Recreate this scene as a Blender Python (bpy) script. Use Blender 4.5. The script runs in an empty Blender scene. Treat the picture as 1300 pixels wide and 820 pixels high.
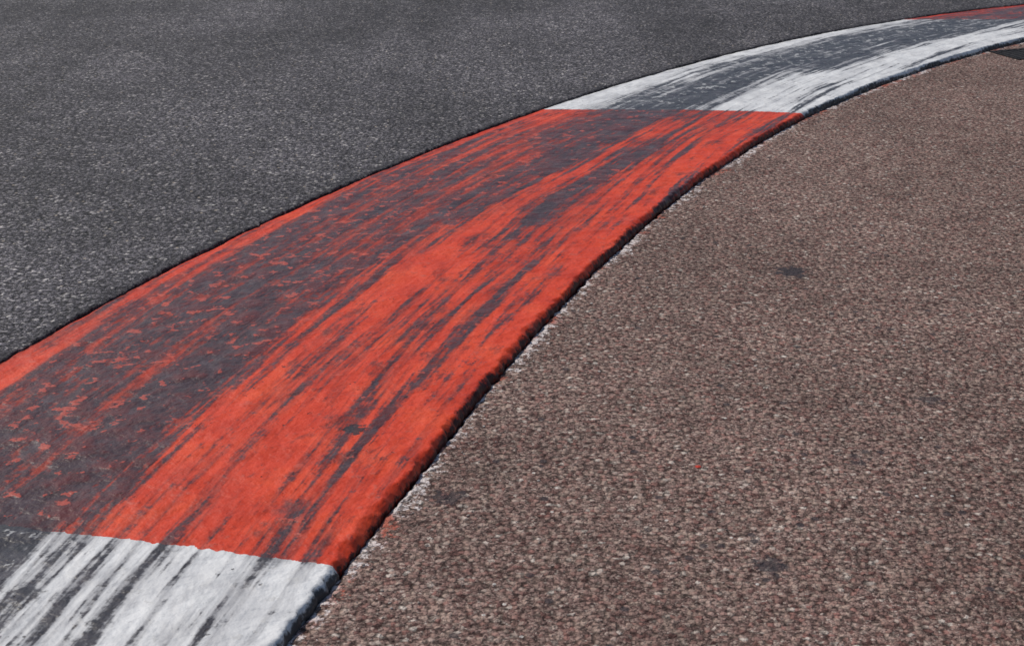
import bpy, bmesh, math, random
import numpy as np
from mathutils import Vector, noise
random.seed(3)
scene=bpy.context.scene
# ------------------------------------------------------------------ camera
F=1805.0; H=1.5; YH=-308.0
pitch=math.atan((410-YH)/F)
cam=bpy.data.cameras.new("camera"); camo=bpy.data.objects.new("camera",cam)
scene.collection.objects.link(camo); scene.camera=camo
cam.sensor_width=36; cam.lens=36*F/1300; cam.clip_start=0.05; cam.clip_end=2000
camo.location=(0,0,H); camo.rotation_euler=(math.pi/2-pitch,0,0)
cam.dof.use_dof=True; cam.dof.focus_distance=4.0; cam.dof.aperture_fstop=10
def G(px,py,z=0.0):
    x=(px-650)/F; yc=-(py-410)/F
    dy=math.cos(pitch)+yc*math.sin(pitch); dz=-math.sin(pitch)+yc*math.cos(pitch)
    k=(z-H)/dz
    return np.array([x*k,dy*k])
# ------------------------------------------------------------------ surveyed kerb edges -> smooth ground curves
Lp=[(-290,640),(-150,556),(0,466),(50,437),(100,404),(150,377),(200,349),(262,317),(330,286),(400,257),(470,228),(540,197),(610,168),(690,141),(760,118),(850,90),(950,63),(1050,42),(1150,27),(1220,17),(1300,7)]
Rp=[(432,722),(468,684),(506,638),(538,599),(576,551),(614,503),(657,450),(694,408),(737,364),(789,315),(829,278),(869,244),(920,207),(970,176),(1020,151),(1080,127),(1150,100),(1200,81),(1250,65),(1300,52),(1400,33)]
class Edge:
    def __init__(s,pts,deg=4):
        P=np.array([G(*p) for p in pts]); d=np.r_[0,np.cumsum(np.linalg.norm(np.diff(P,axis=0),axis=1))]
        s.cx=np.polyfit(d,P[:,0],deg); s.cy=np.polyfit(d,P[:,1],deg); s.len=d[-1]; s.P=P; s.d=d
    def at(s,t):
        tc=min(max(t,0),s.len)
        p=np.array([np.polyval(s.cx,tc),np.polyval(s.cy,tc)])
        if t!=tc:
            v=np.array([np.polyval(np.polyder(s.cx),tc),np.polyval(np.polyder(s.cy),tc)]); v/=np.linalg.norm(v)
            p=p+v*(t-tc)
        return p
    def near(s,pt):
        i=np.argmin([np.linalg.norm(p-pt) for p in s.P]); return s.d[i]
L=Edge(Lp); R=Edge(Rp)
lq=[0,L.near(G(690,141)),L.near(G(1150,27))]; rq=[-0.03,R.near(G(1020,151)),R.near(G(1400,33))]
def mapq(a,q):
    c=np.polyfit([0,1,2],a,2)
    if q<0: return a[0]+q*np.polyval(np.polyder(c),0)
    if q>2: return a[2]+(q-2)*np.polyval(np.polyder(c),2)
    return np.polyval(c,q)
def Lq(q): return L.at(mapq(lq,q))
def Rq(q): return R.at(mapq(rq,q))
# ------------------------------------------------------------------ node helpers
class M:
    def __init__(s,name):
        s.m=bpy.data.materials.new(name); s.m.use_nodes=True; s.nt=s.m.node_tree
        s.b=s.nt.nodes["Principled BSDF"]
    def put(s,sock,v):
        if isinstance(v,bpy.types.NodeSocket): s.nt.links.new(v,sock)
        elif v is not None: sock.default_value=v
    def n(s,t,**k):
        nd=s.nt.nodes.new(t)
        for a,b in k.items(): setattr(nd,a,b)
        return nd
    def math(s,op,a,b=None,c=None,clamp=False):
        nd=s.n("ShaderNodeMath",operation=op,use_clamp=clamp)
        for i,v in enumerate((a,b,c)):
            if v is not None: s.put(nd.inputs[i],v)
        return nd.outputs[0]
    def mr(s,v,a,b,c=0.0,d=1.0,smooth=True):
        nd=s.n("ShaderNodeMapRange",interpolation_type='SMOOTHSTEP' if smooth else 'LINEAR')
        s.put(nd.inputs[0],v)
        for i,x in enumerate((a,b,c,d)): s.put(nd.inputs[i+1],x)
        return nd.outputs[0]
    def attr(s,name,vec=False):
        nd=s.n("ShaderNodeAttribute",attribute_name=name); return nd.outputs["Vector"] if vec else nd.outputs["Fac"]
    def obj(s):
        return s.n("ShaderNodeTexCoord").outputs["Object"]
    def map(s,v,scale=(1,1,1),rot=(0,0,0),loc=(0,0,0)):
        nd=s.n("ShaderNodeMapping"); s.put(nd.inputs[0],v); nd.inputs[1].default_value=loc; nd.inputs[2].default_value=rot; nd.inputs[3].default_value=scale
        return nd.outputs[0]
    def noise(s,v,scale,detail=3,rough=.5,dist=0):
        nd=s.n("ShaderNodeTexNoise"); s.put(nd.inputs["Vector"],v); nd.inputs["Scale"].default_value=scale
        nd.inputs["Detail"].default_value=detail; nd.inputs["Roughness"].default_value=rough; nd.inputs["Distortion"].default_value=dist
        return nd.outputs[0]
    def vor(s,v,scale,feature='F1',rnd=1,dim='2D'):
        nd=s.n("ShaderNodeTexVoronoi",feature=feature,voronoi_dimensions=dim); s.put(nd.inputs["Vector"],v); nd.inputs["Scale"].default_value=scale
        nd.inputs["Randomness"].default_value=rnd
        return nd
    def mix(s,f,a,b,mode='MIX'):
        nd=s.n("ShaderNodeMix",data_type='RGBA',blend_type=mode); s.put(nd.inputs[0],f)
        s.put(nd.inputs[6],a if isinstance(a,bpy.types.NodeSocket) else (*a,1)); s.put(nd.inputs[7],b if isinstance(b,bpy.types.NodeSocket) else (*b,1))
        return nd.outputs[2]
    def ramp(s,v,stops,interp='LINEAR'):
        nd=s.n("ShaderNodeValToRGB"); nd.color_ramp.interpolation=interp; s.put(nd.inputs[0],v)
        el=nd.color_ramp.elements
        while len(el)<len(stops): el.new(.5)
        for e,(p,c) in zip(el,stops): e.position=p; e.color=(*c,1)
        return nd.outputs[0]
    def sep(s,v):
        nd=s.n("ShaderNodeSeparateXYZ"); s.put(nd.inputs[0],v); return nd.outputs
    def comb(s,x,y,z=0.0):
        nd=s.n("ShaderNodeCombineXYZ")
        for i,v in enumerate((x,y,z)): s.put(nd.inputs[i],v)
        return nd.outputs[0]
    def mul(s,col,f):
        return s.mix(1.0,col,s.comb(f,f,f),'MULTIPLY')
    def bump(s,h,dist,strength=1,normal=None):
        nd=s.n("ShaderNodeBump"); nd.inputs["Strength"].default_value=strength; nd.inputs["Distance"].default_value=dist
        s.put(nd.inputs["Height"],h)
        if normal is not None: s.put(nd.inputs["Normal"],normal)
        return nd.outputs[0]
def spot(m,P,c,r,soft=.5,wob=None):
    nd=m.n("ShaderNodeVectorMath",operation='DISTANCE'); m.put(nd.inputs[0],P); nd.inputs[1].default_value=(c[0],c[1],c[2] if len(c)>2 else 0)
    d=nd.outputs["Value"]
    if wob is not None: d=m.math('ADD',d,wob)
    return m.mr(d,r*(1-soft),r,1.0,0.0)
def warp(m,P,scale,amt):
    wn=m.n("ShaderNodeTexNoise"); m.put(wn.inputs["Vector"],P); wn.inputs["Scale"].default_value=scale; wn.inputs["Detail"].default_value=1
    sc=m.n("ShaderNodeVectorMath",operation='SCALE'); m.put(sc.inputs[0],wn.outputs["Color"]); sc.inputs["Scale"].default_value=amt
    ad=m.n("ShaderNodeVectorMath",operation='ADD'); m.put(ad.inputs[0],P); m.put(ad.inputs[1],sc.outputs[0]); return ad.outputs[0]

# ---- run-off: open textured pinkish-brown aggregate
def mat_runoff():
    m=M("brown_aggregate"); P=m.obj(); PW=warp(m,P,120,.008)
    v1=m.vor(PW,84); v2=m.vor(PW,185)
    cs=m.sep(v1.outputs["Color"]); cs2=m.sep(v2.outputs["Color"])
    stone=m.ramp(cs[0],[(0,(.180,.092,.079)),(.22,(.27,.168,.142)),(.42,(.335,.230,.190)),(.6,(.395,.288,.238)),(.78,(.275,.138,.116)),(.95,(.44,.34,.29)),(1,(.56,.48,.42))])
    small=m.ramp(cs2[0],[(0,(.14,.082,.072)),(.5,(.25,.163,.140)),(.9,(.345,.245,.208)),(1,(.45,.37,.32))])
    big1=m.mr(cs[1],.35,.45)
    col=m.mix(big1,small,stone)
    pit=m.mr(m.noise(P,70,3,.6),.38,.55)
    gap=m.mr(m.math('MULTIPLY_ADD',big1,m.math('SUBTRACT',v1.outputs["Distance"],v2.outputs["Distance"]),v2.outputs["Distance"]),.35,.68,1,.42)
    void=m.math('MULTIPLY',gap,m.mr(pit,0,1,.40,1))
    col=m.mul(col,void)
    big=m.noise(P,1.3,3,.55); col=m.mul(col,m.mr(big,.35,.65,1.10,.88))
    med=m.noise(P,11,3,.6); col=m.mul(col,m.mr(med,.40,.72,1.05,.78))
    v3=m.vor(P,28); c3=m.sep(v3.outputs["Color"])
    dk=m.math('MULTIPLY',m.math('GREATER_THAN',c3[0],.965),m.mr(v3.outputs["Distance"],.2,.3,1,0)); col=m.mix(m.math('MULTIPLY',dk,.75),col,(.045,.04,.045))
    wt=m.math('MULTIPLY',m.math('GREATER_THAN',c3[1],.982),m.mr(v3.outputs["Distance"],.09,.13,1,0)); col=m.mix(m.math('MULTIPLY',wt,.75),col,(.66,.61,.56))
    wob=m.mr(m.noise(P,45,3),.3,.7,-.02,.02)
    for (px,py,r,a) in [(1005,345,.06,.9),(980,718,.04,.8),(1180,508,.035,.6),(568,632,.04,.7),(1090,585,.025,.6)]:
        col=m.mix(m.math('MULTIPLY',spot(m,P,G(px,py),r,.5,wob),a),col,(.04,.036,.042))
    col=m.mix(m.math('MULTIPLY',spot(m,P,G(886,592),.008,.3),.9),col,(.5,.05,.03))
    # flecks of white/red paint overspray along the kerb, patchy
    d=m.attr("edge"); en=m.noise(P,38,4,.78); pat=m.noise(P,2.6,3,.6)
    pm=m.mr(m.math('ADD',m.math('ADD',d,m.mr(pat,.40,.62,.08,-.12)),m.math('MULTIPLY',m.math('SUBTRACT',.5,en),2.6)),.06,.22,1,0)
    tone=m.mr(m.noise(P,7,2),.38,.50)
    col=m.mix(m.math('MULTIPLY',pm,m.mr(pit,0,1,.20,.90)),col,m.mix(tone,(.45,.12,.08),(.72,.65,.63)))
    m.put(m.b.inputs["Base Color"],col)
    m.b.inputs["Roughness"].default_value=.85; m.b.inputs["Specular IOR Level"].default_value=.12
    h=m.math('ADD',m.math('MULTIPLY',m.mr(v1.outputs["Distance"],0,.7,1,0,False),big1),m.mr(v2.outputs["Distance"],0,.8,.5,0,False))
    m.put(m.b.inputs["Normal"],m.bump(m.math('ADD',h,m.math('MULTIPLY',pit,.6)),.0033,.8))
    return m.m
# ---- track asphalt
def mat_asphalt():
    m=M("track_asphalt"); P=m.obj(); PW=warp(m,P,150,.007)
    v1=m.vor(PW,80); cs=m.sep(v1.outputs["Color"]); v2=m.vor(PW,175); c2=m.sep(v2.outputs["Color"])
    st=m.ramp(cs[0],[(0,(.066,.060,.069)),(.4,(.130,.119,.130)),(.7,(.205,.188,.200)),(.88,(.30,.276,.28)),(1,(.52,.48,.46))])
    sm=m.ramp(c2[0],[(0,(.056,.051,.060)),(.6,(.145,.133,.146)),(.9,(.235,.216,.229)),(1,(.40,.37,.36))])
    b1=m.math('GREATER_THAN',cs[1],.45); col=m.mix(b1,sm,st)
    dd=m.math('MULTIPLY_ADD',b1,m.math('SUBTRACT',v1.outputs["Distance"],v2.outputs["Distance"]),v2.outputs["Distance"])
    pit=m.mr(m.noise(P,66,3,.6),.40,.55)
    col=m.mul(col,m.math('MULTIPLY',m.mr(dd,.35,.68,1,.34),m.mr(pit,0,1,.32,1)))
    big=m.noise(P,.9,3,.55); col=m.mul(col,m.mr(big,.35,.65,.82,1.20))
    med=m.noise(P,9,3,.6); col=m.mul(col,m.mr(med,.35,.7,1.08,.80))
    lane=m.noise(m.map(P,(.9,.10,1),(0,0,math.radians(-50))),1.2,3,.6); col=m.mul(col,m.mr(lane,.48,.60,1.05,.80))
    v3=m.vor(P,22); c3=m.sep(v3.outputs["Color"])
    tan=m.math('MULTIPLY',m.math('GREATER_THAN',c3[0],.93),m.mr(v3.outputs["Distance"],.08,.14,1,0)); col=m.mix(m.math('MULTIPLY',tan,.8),col,(.42,.35,.28))
    d=m.attr("edge"); en=m.noise(P,30,3,.65)
    dm=m.mr(m.math('ADD',d,m.math('MULTIPLY',m.math('SUBTRACT',.5,en),2.0)),.0,.5,1,0); col=m.mix(m.math('MULTIPLY',dm,.6),col,(.03,.027,.032))
    m.put(m.b.inputs["Base Color"],col)
    m.b.inputs["Roughness"].default_value=.75; m.b.inputs["Specular IOR Level"].default_value=.2
    h=m.math('ADD',m.math('MULTIPLY',m.mr(v1.outputs["Distance"],0,.7,1,0,False),b1),m.mr(v2.outputs["Distance"],0,.8,.5,0,False))
    m.put(m.b.inputs["Normal"],m.bump(m.math('ADD',h,m.math('MULTIPLY',pit,.6)),.0044,.9))
    return m.m
# ---- kerb paint
def mat_kerb():
    m=M("worn_kerb_paint"); K=m.attr("kuv",True); P=m.obj(); s=m.sep(K); u,v=s[0],s[1]
    q=m.attr("kq"); D=m.attr("wear"); gr=m.attr("groove")
    qn=m.math('ADD',q,m.math('MULTIPLY',m.math('SUBTRACT',m.noise(P,35,3),.5),.006))
    par=m.math('GREATER_THAN',m.math('FRACT',m.math('MULTIPLY',m.math('ADD',qn,20),.5)),.5)   # 0 = red, 1 = white
    isred=m.math('SUBTRACT',1,par)
    wv=m.math('MULTIPLY',m.math('SUBTRACT',m.noise(m.map(K,(.5,1.2,1)),1.0,2),.5),.16)
    vw=m.math('ADD',v,wv)
    def streak(drift,su,sv,detail,off,rough=.6):
        vv=m.math('MULTIPLY_ADD',u,drift,vw)
        return m.noise(m.comb(m.math('MULTIPLY',u,su),m.math('MULTIPLY',vv,sv),off),1.0,detail,rough)
    a=streak(.028,.36,6.5,2,1.3); b=streak(.05,.6,22,3,7.1); c=streak(-.01,.95,78,2,12.7); d=streak(.10,.5,45,2,31.)
    g1=m.noise(P,11,4,.66); g2=m.noise(P,60,3,.65); g0=m.noise(m.map(K,(1.5,4.5,1)),1.0,3,.62)
    def cen(x,w): return m.math('MULTIPLY',m.math('SUBTRACT',x,.5),w)
    left=m.mr(v,.45,.68,1,0)                                 # heavily scrubbed, mottled inner half
    st=m.math('ADD',m.math('ADD',cen(a,1.9),cen(b,1.9)),m.math('ADD',cen(c,.9),cen(d,1.2)))
    st=m.math('MULTIPLY',st,m.mr(left,0,1,1.12,1.0))
    tot=m.math('ADD',m.math('ADD',st,D),m.math('ADD',m.math('MULTIPLY',cen(g1,1.5),m.mr(left,0,1,.95,1.3)),m.math('ADD',cen(g2,1.05),cen(g0,1.5))))
    rub=m.mr(tot,.38,m.mr(left,0,1,.80,.98))
    film=m.mr(m.math('ADD',m.math('ADD',m.math('MULTIPLY',st,.8),cen(g0,1.6)),D),.08,.75,0,.76)
    red=m.ramp(m.noise(P,6,4,.6),[(.3,(.50,.034,.010)),(.5,(.63,.050,.014)),(.7,(.71,.076,.022))])
    whi=m.ramp(m.noise(P,7,4,.6),[(.3,(.50,.495,.50)),(.6,(.70,.695,.69))])
    fine=m.mr(g2,.50,.72)
    red=m.mix(m.math('MULTIPLY',fine,.35),red,(.28,.02,.012))
    paint=m.mix(par,red,whi)
    paint=m.mix(film,paint,m.mix(par,(.125,.022,.018),(.15,.145,.16)))
    rc=m.ramp(m.noise(P,18,3,.62),[(.3,(.016,.014,.018)),(.55,(.036,.031,.038)),(.75,(.085,.074,.083))])
    rc=m.mix(m.math('MULTIPLY',isred,m.mr(g1,.45,.65,.08,.5)),rc,(.17,.024,.017))
    col=m.mix(m.math('MULTIPLY',rub,.95),paint,rc)
    sm=m.mr(m.noise(m.map(K,(6,14,1)),1.0,5,.68),.545,.68)
    col=m.mix(m.math('MULTIPLY',sm,m.math('MULTIPLY',m.mr(par,0,1,1,.4),.70)),col,m.mix(par,(.080,.022,.020),(.2,.19,.2)))
    lump=m.noise(P,26,3,.6)
    chip=m.mr(m.math('MULTIPLY_ADD',left,.05,lump),.635,.69)
    col=m.mix(m.math('MULTIPLY',chip,.7),col,m.mix(par,(.50,.080,.048),(.5,.49,.48)))
    pits=m.math('MULTIPLY',m.mr(m.noise(P,48,2,.5),.30,.26),m.mr(g1,.5,.6,.2,1))
    col=m.mix(m.math('MULTIPLY',pits,.8),col,(.035,.022,.024))
    wob=m.mr(m.noise(P,70,3),.3,.7,-.012,.012)
    def k3(px,py): g=G(px,py,.022); return (g[0],g[1],.022)
    col=m.mix(m.math('MULTIPLY',spot(m,P,k3(450,548),.034,.4,wob),.93),col,(.018,.017,.021))
    col=m.mix(m.math('MULTIPLY',spot(m,P,k3(372,646),.06,.9,wob),.7),col,(.04,.03,.035))
    grn=m.mr(m.math('ADD',gr,cen(g2,1.8)),.36,.95)
    col=m.mix(grn,col,m.mix(par,(.050,.009,.008),(.05,.045,.047)))
    m.put(m.b.inputs["Base Color"],col)
    m.put(m.b.inputs["Roughness"],m.mr(rub,0,1,.55,.42)); m.b.inputs["Specular IOR Level"].default_value=.27
    h=m.math('ADD',m.math('MULTIPLY',m.noise(P,11,3,.5),1.8),m.math('MULTIPLY',lump,.8))
    h=m.math('MULTIPLY_ADD',g2,.16,h)
    h=m.math('MULTIPLY_ADD',pits,-.35,h); h=m.math('MULTIPLY_ADD',b,.35,h)
    m.put(m.b.inputs["Normal"],m.bump(h,.0085,.9))
    return m.m
MR,MA,MK=mat_runoff(),mat_asphalt(),mat_kerb()

def fb(x,y,z=0.,o=4): return noise.fractal(Vector((x,y,z)),1.0,2.0,o)
# ------------------------------------------------------------------ wear table (rows q, cols t) of rubber build-up
tc=[0,.06,.15,.25,.35,.45,.52,.60,.68,.76,.85,.93,1]
tab={-.6:[.3,.4,.75,.9,.95,.85,.65,.45,.60,.35,.15,.1,.1],
     -.01:[.3,.4,.75,.9,1.,.95,.62,.42,.52,.38,.24,.15,.1],
      0:[.45,.55,.78,.92,1.,.93,.58,.38,.48,.38,.30,.40,.4],
     .2:[.48,.60,.80,.92,.98,.86,.44,.24,.52,.42,.22,.20,.3],
     .4:[.48,.62,.82,.92,.94,.83,.52,.20,.55,.50,.20,.06,.25],
     .6:[.48,.64,.82,.88,.92,.80,.60,.30,.57,.54,.22,.02,.15],
     .8:[.42,.62,.76,.86,.92,.86,.76,.52,.70,.58,.24,.02,.15],
      1:[.28,.48,.68,.84,1.03,1.08,1.03,.88,.76,.53,.22,.02,.15],
    1.01:[.0,.15,.42,.72,1.05,1.15,1.08,.85,.44,.20,.10,.0,.0],
    1.6:[.0,.22,.55,.92,1.1,1.1,.98,.68,.42,.26,.15,.05,.0],
      2:[.1,.3,.6,.9,1.,1.,.85,.6,.4,.3,.2,.05,.05],
    2.01:[.45,.55,.8,.9,.95,.95,.9,.8,.65,.55,.45,.35,.3],
      3:[.45,.55,.8,.9,.95,.95,.9,.8,.65,.55,.45,.35,.3]}
qs=sorted(tab); T=np.array([tab[k] for k in qs])
# ------------------------------------------------------------------ kerb mesh
W=1.17
qv=np.concatenate([np.arange(-5,-.3,.05),np.arange(-.3,2.3,.0017),np.arange(2.3,8,.05)])
tv=np.concatenate([np.linspace(0,.03,10)[:-1],np.linspace(.03,.91,100)[:-1],np.linspace(.91,1,40)])
NT=len(tv)
verts=[];ku=[];kq=[];kw=[];kg=[]
Lc=[Lq(q) for q in qv]; Rc=[Rq(q) for q in qv]
for i,q in enumerate(qv):
    l,r=Lc[i],Rc[i]; s_=q*4.1
    el=.005*fb(s_*3.3,11)+.003*fb(s_*26,4)
    er=.006*fb(s_*2.7,31)+.008*fb(s_*30,44)
    gm=max(0,min(1,.42+2.0*fb(s_*1.7,77)))
    bw=max(.006,.018+.014*fb(s_*3,13)+.014*fb(s_*22,17))      # width of the broken, rounded lip
    wrow=[np.interp(q,qs,T[:,k]) for k in range(len(tc))]; wt_=np.interp(tv,tc,wrow)
    for j,t in enumerate(tv):
        tt=t+ (el/W)*(1-t)**20 + (er/W)*t**20
        p=l+(r-l)*tt
        z=.004+.023*math.sin(math.pi/2*min(1,t*1.25))
        z+=.0028*noise.noise(Vector((p[0]*7,p[1]*7,0)))+.0012*noise.noise(Vector((p[0]*19,p[1]*19,5)))
        er_=(1-t)*W; g=0
        if er_<bw and t>.5:
            k=1-er_/bw; z-=.020*k**1.9; z+=.005*k*noise.noise(Vector((p[0]*60,p[1]*60,5))); g=k
        ed=t*W
        if ed<.004: z-=.003*(1-ed/.004)**2
        verts.append((p[0],p[1],z)); ku+=[s_,t*W,0]; kq.append(q); kw.append(wt_[j])
        kg.append(min(1,(.22+.75*gm)*g+max(0,1-min(ed,er_)/.006)*.6+(max(0,1-er_/.07)*gm*.34 if t>.5 else 0)))
nq=len(qv)
faces=[(i*NT+j,i*NT+j+1,(i+1)*NT+j+1,(i+1)*NT+j)[::-1] for i in range(nq-1) for j in range(NT-1)]
base=len(verts)
for side,j in ((0,0),(1,NT-1)):
    for i in range(nq):
        v=verts[i*NT+j]; verts.append((v[0],v[1],-.05)); ku+=[qv[i]*4.1,side*W,0]; kq.append(qv[i]); kw.append(.8); kg.append(.9)
for i in range(nq-1):
    a=base+i; faces.append((a,i*NT,(i+1)*NT,a+1)[::-1])
    a=base+nq+i; faces.append((i*NT+NT-1,a,a+1,(i+1)*NT+NT-1)[::-1])
me=bpy.data.meshes.new("racetrack_kerb"); me.from_pydata(verts,[],faces)
n0=(nq-1)*(NT-1)
me.polygons.foreach_set("use_smooth",[k<n0 for k in range(len(faces))])
at=me.attributes.new("kuv",'FLOAT_VECTOR','POINT'); at.data.foreach_set("vector",ku)
for n_,d_ in (("kq",kq),("wear",kw),("groove",kg)):
    at=me.attributes.new(n_,'FLOAT','POINT'); at.data.foreach_set("value",d_)
me.materials.append(MK); me.update()
if me.polygons[n0//2].normal.z<0: me.flip_normals()
ob=bpy.data.objects.new("racetrack_kerb",me); scene.collection.objects.link(ob)

# ------------------------------------------------------------------ surfaces butted to the kerb
def surface(name,curve,sign,closing,z0,mat,gapf,seed):
    bm=bmesh.new(); lay=bm.verts.layers.float.new("edge")
    qq=np.concatenate([np.arange(-5,-.4,.1),np.arange(-.4,2.5,.002),np.arange(2.5,8.01,.1)])
    C=np.array([curve(q) for q in qq]); Tn=np.gradient(C,axis=0); Tn/=np.linalg.norm(Tn,axis=1)[:,None]
    Nn=np.stack([-Tn[:,1],Tn[:,0]],1)*sign
    rows=[]
    for k,(dist,z,e) in enumerate([(0,-.05,0),(0,z0-.003,0),(.005,z0,.05),(.03,z0,.3),(.07,z0,.7),(.11,z0,1.)]):
        row=[]
        for i,q in enumerate(qq):
            s_=q*4.1; off=gapf(s_) 
            jit=off*(1 if k<4 else (.4 if k==4 else 0))
            p=C[i]+Nn[i]*(jit+dist+ (.0 if k<2 else .002*fb(s_*40,seed+k)))
            v=bm.verts.new((p[0],p[1],z+(.0015*fb(p[0]*30,p[1]*30) if 1<=k<5 else 0))); v[lay]=e; row.append(v)
        rows.append(row)
    for a,b in zip(rows[:-1],rows[1:]):
        for i in range(len(qq)-1): bm.faces.new((a[i],a[i+1],b[i+1],b[i]))
    cl=[bm.verts.new((x,y,z0)) for x,y in closing(C)]
    for v in cl: v[lay]=1
    f=bm.faces.new(rows[-1]+cl)
    bmesh.ops.triangulate(bm,faces=[f])
    bmesh.ops.recalc_face_normals(bm,faces=bm.faces)
    bm.normal_update()
    if sum(f.normal.z for f in bm.faces)<0: bmesh.ops.reverse_faces(bm,faces=bm.faces)
    me=bpy.data.meshes.new(name); bm.to_mesh(me); bm.free(); me.materials.append(mat)
    o=bpy.data.objects.new(name,me); scene.collection.objects.link(o); return o
gl=lambda s: .003+.009*max(-.6,fb(s*2.1,3.3))+.010*fb(s*24,8.8)
gr_=lambda s: .001+.007*max(-.9,fb(s*1.9,63.3))+.009*fb(s*28,28.8)
surface("racetrack_asphalt",Lq,1,lambda C:[(600,C[-1][1]+400),(600,800),(-600,800),(-600,-600),(C[0][0]-300,-600)],.012,MA,gl,5)
surface("runoff_pavement",Rq,-1,lambda C:[(600,C[-1][1]+300),(600,-600),(C[0][0]-290,-600)],.0,MR,gr_,9)
g=M("dark_subbase"); g.put(g.b.inputs["Base Color"],g.ramp(g.noise(g.obj(),60,4),[(.3,(.012,.010,.010)),(.7,(.05,.038,.035))])); g.b.inputs["Roughness"].default_value=.95
me=bpy.data.meshes.new("ground"); me.from_pydata([(-900,-900,-.045),(900,-900,-.045),(900,900,-.045),(-900,900,-.045)],[],[(0,1,2,3)]); me.materials.append(g.m)
scene.collection.objects.link(bpy.data.objects.new("ground",me))

# ------------------------------------------------------------------ iron drain grate beside kerb (far right)
mi=M("dark_iron"); mi.put(mi.b.inputs["Base Color"],mi.ramp(mi.noise(mi.obj(),40,4),[(.3,(.012,.012,.014)),(.7,(.035,.032,.033))])); mi.b.inputs["Roughness"].default_value=.8; mi.b.inputs["Specular IOR Level"].default_value=.15
bm=bmesh.new()
def box(x0,x1,y0,y1,z0,z1):
    r=bmesh.ops.create_cube(bm,size=1)["verts"]
    for v in r: v.co=Vector(((x0+x1)/2+v.co.x*(x1-x0),(y0+y1)/2+v.co.y*(y1-y0),(z0+z1)/2+v.co.z*(z1-z0)))
box(-.3,.3,-.12,-.10,-.01,.006); box(-.3,.3,.10,.12,-.01,.006); box(-.3,-.28,-.0995,.0995,-.01,.006); box(.28,.3,-.0995,.0995,-.01,.006)
for i in range(13):
    x=-.255+i*.0425; box(x-.010,x+.010,-.0995,.0995,-.008,.005)
box(-.279,.279,-.0993,.0993,.0012,.0022)
me=bpy.data.meshes.new("drain_grate"); bm.to_mesh(me); bm.free(); me.materials.append(mi.m)
go=bpy.data.objects.new("drain_grate",me); scene.collection.objects.link(go)
gp=G(1268,71); go.rotation_euler=(0,0,math.radians(22)); go.location=(gp[0]+.30,gp[1]+.10,0)

# ------------------------------------------------------------------ loose grit as one object
bm=bmesh.new()
def stone(x,y,z,r):
    st=bmesh.ops.create_icosphere(bm,subdivisions=1,radius=r)["verts"]; a=random.random()*6.28
    sx,sy,sz=random.uniform(.7,1.2),random.uniform(.6,1),random.uniform(.4,.7)
    for v in st:
        c=v.co*random.uniform(.82,1.15); c=Vector((c.x*sx,c.y*sy,c.z*sz))
        v.co=Vector((x+c.x*math.cos(a)-c.y*math.sin(a),y+c.x*math.sin(a)+c.y*math.cos(a),z+c.z+r*.25))
for i in range(420):
    q=random.uniform(-.2,2.2); d=abs(random.gauss(0,.10))+.01; a,b=Rq(q),Rq(q+.01); t=(b-a)/np.linalg.norm(b-a); p=a+np.array([t[1],-t[0]])*d
    stone(p[0],p[1],0,random.uniform(.002,.0045))
for i in range(400):
    x=random.uniform(-.6,3.2); y=random.uniform(2,8); p=np.array([x,y])
    q=min(np.linspace(-.3,2.3,40),key=lambda q:np.linalg.norm(Rq(q)-p)); a,b=Rq(q),Rq(q+.01)
    if (b-a)[0]*(p-a)[1]-(b-a)[1]*(p-a)[0]<-.0005: stone(x,y,0,random.uniform(.002,.005))
mg=M("grit"); rn=mg.n("ShaderNodeNewGeometry").outputs["Random Per Island"]
mg.put(mg.b.inputs["Base Color"],mg.ramp(rn,[(0,(.10,.07,.06)),(.5,(.27,.2,.17)),(.9,(.36,.30,.26)),(1,(.55,.5,.46))])); mg.b.inputs["Roughness"].default_value=.8
me=bpy.data.meshes.new("loose_gravel"); bm.to_mesh(me); bm.free(); me.materials.append(mg.m)
scene.collection.objects.link(bpy.data.objects.new("loose_gravel",me))

# ------------------------------------------------------------------ light
el,az=math.radians(50),math.radians(-55)
w=bpy.data.worlds.new("World"); scene.world=w; w.use_nodes=True; nt=w.node_tree
sky=nt.nodes.new("ShaderNodeTexSky"); sky.sky_type='NISHITA'; sky.sun_disc=False; sky.sun_elevation=el; sky.sun_rotation=az
nt.links.new(sky.outputs[0],nt.nodes["Background"].inputs[0]); nt.nodes["Background"].inputs[1].default_value=.09
sun=bpy.data.lights.new("sun",'SUN'); sun.energy=3.2; sun.angle=math.radians(.8); sun.color=(1,.94,.85)
so=bpy.data.objects.new("sun",sun); scene.collection.objects.link(so)
dv=Vector((math.sin(az)*math.cos(el),math.cos(az)*math.cos(el),math.sin(el)))
so.rotation_euler=dv.to_track_quat('Z','Y').to_euler(); so.location=dv*20
scene.view_settings.view_transform='Standard'; scene.view_settings.look='None'; scene.view_settings.exposure=0
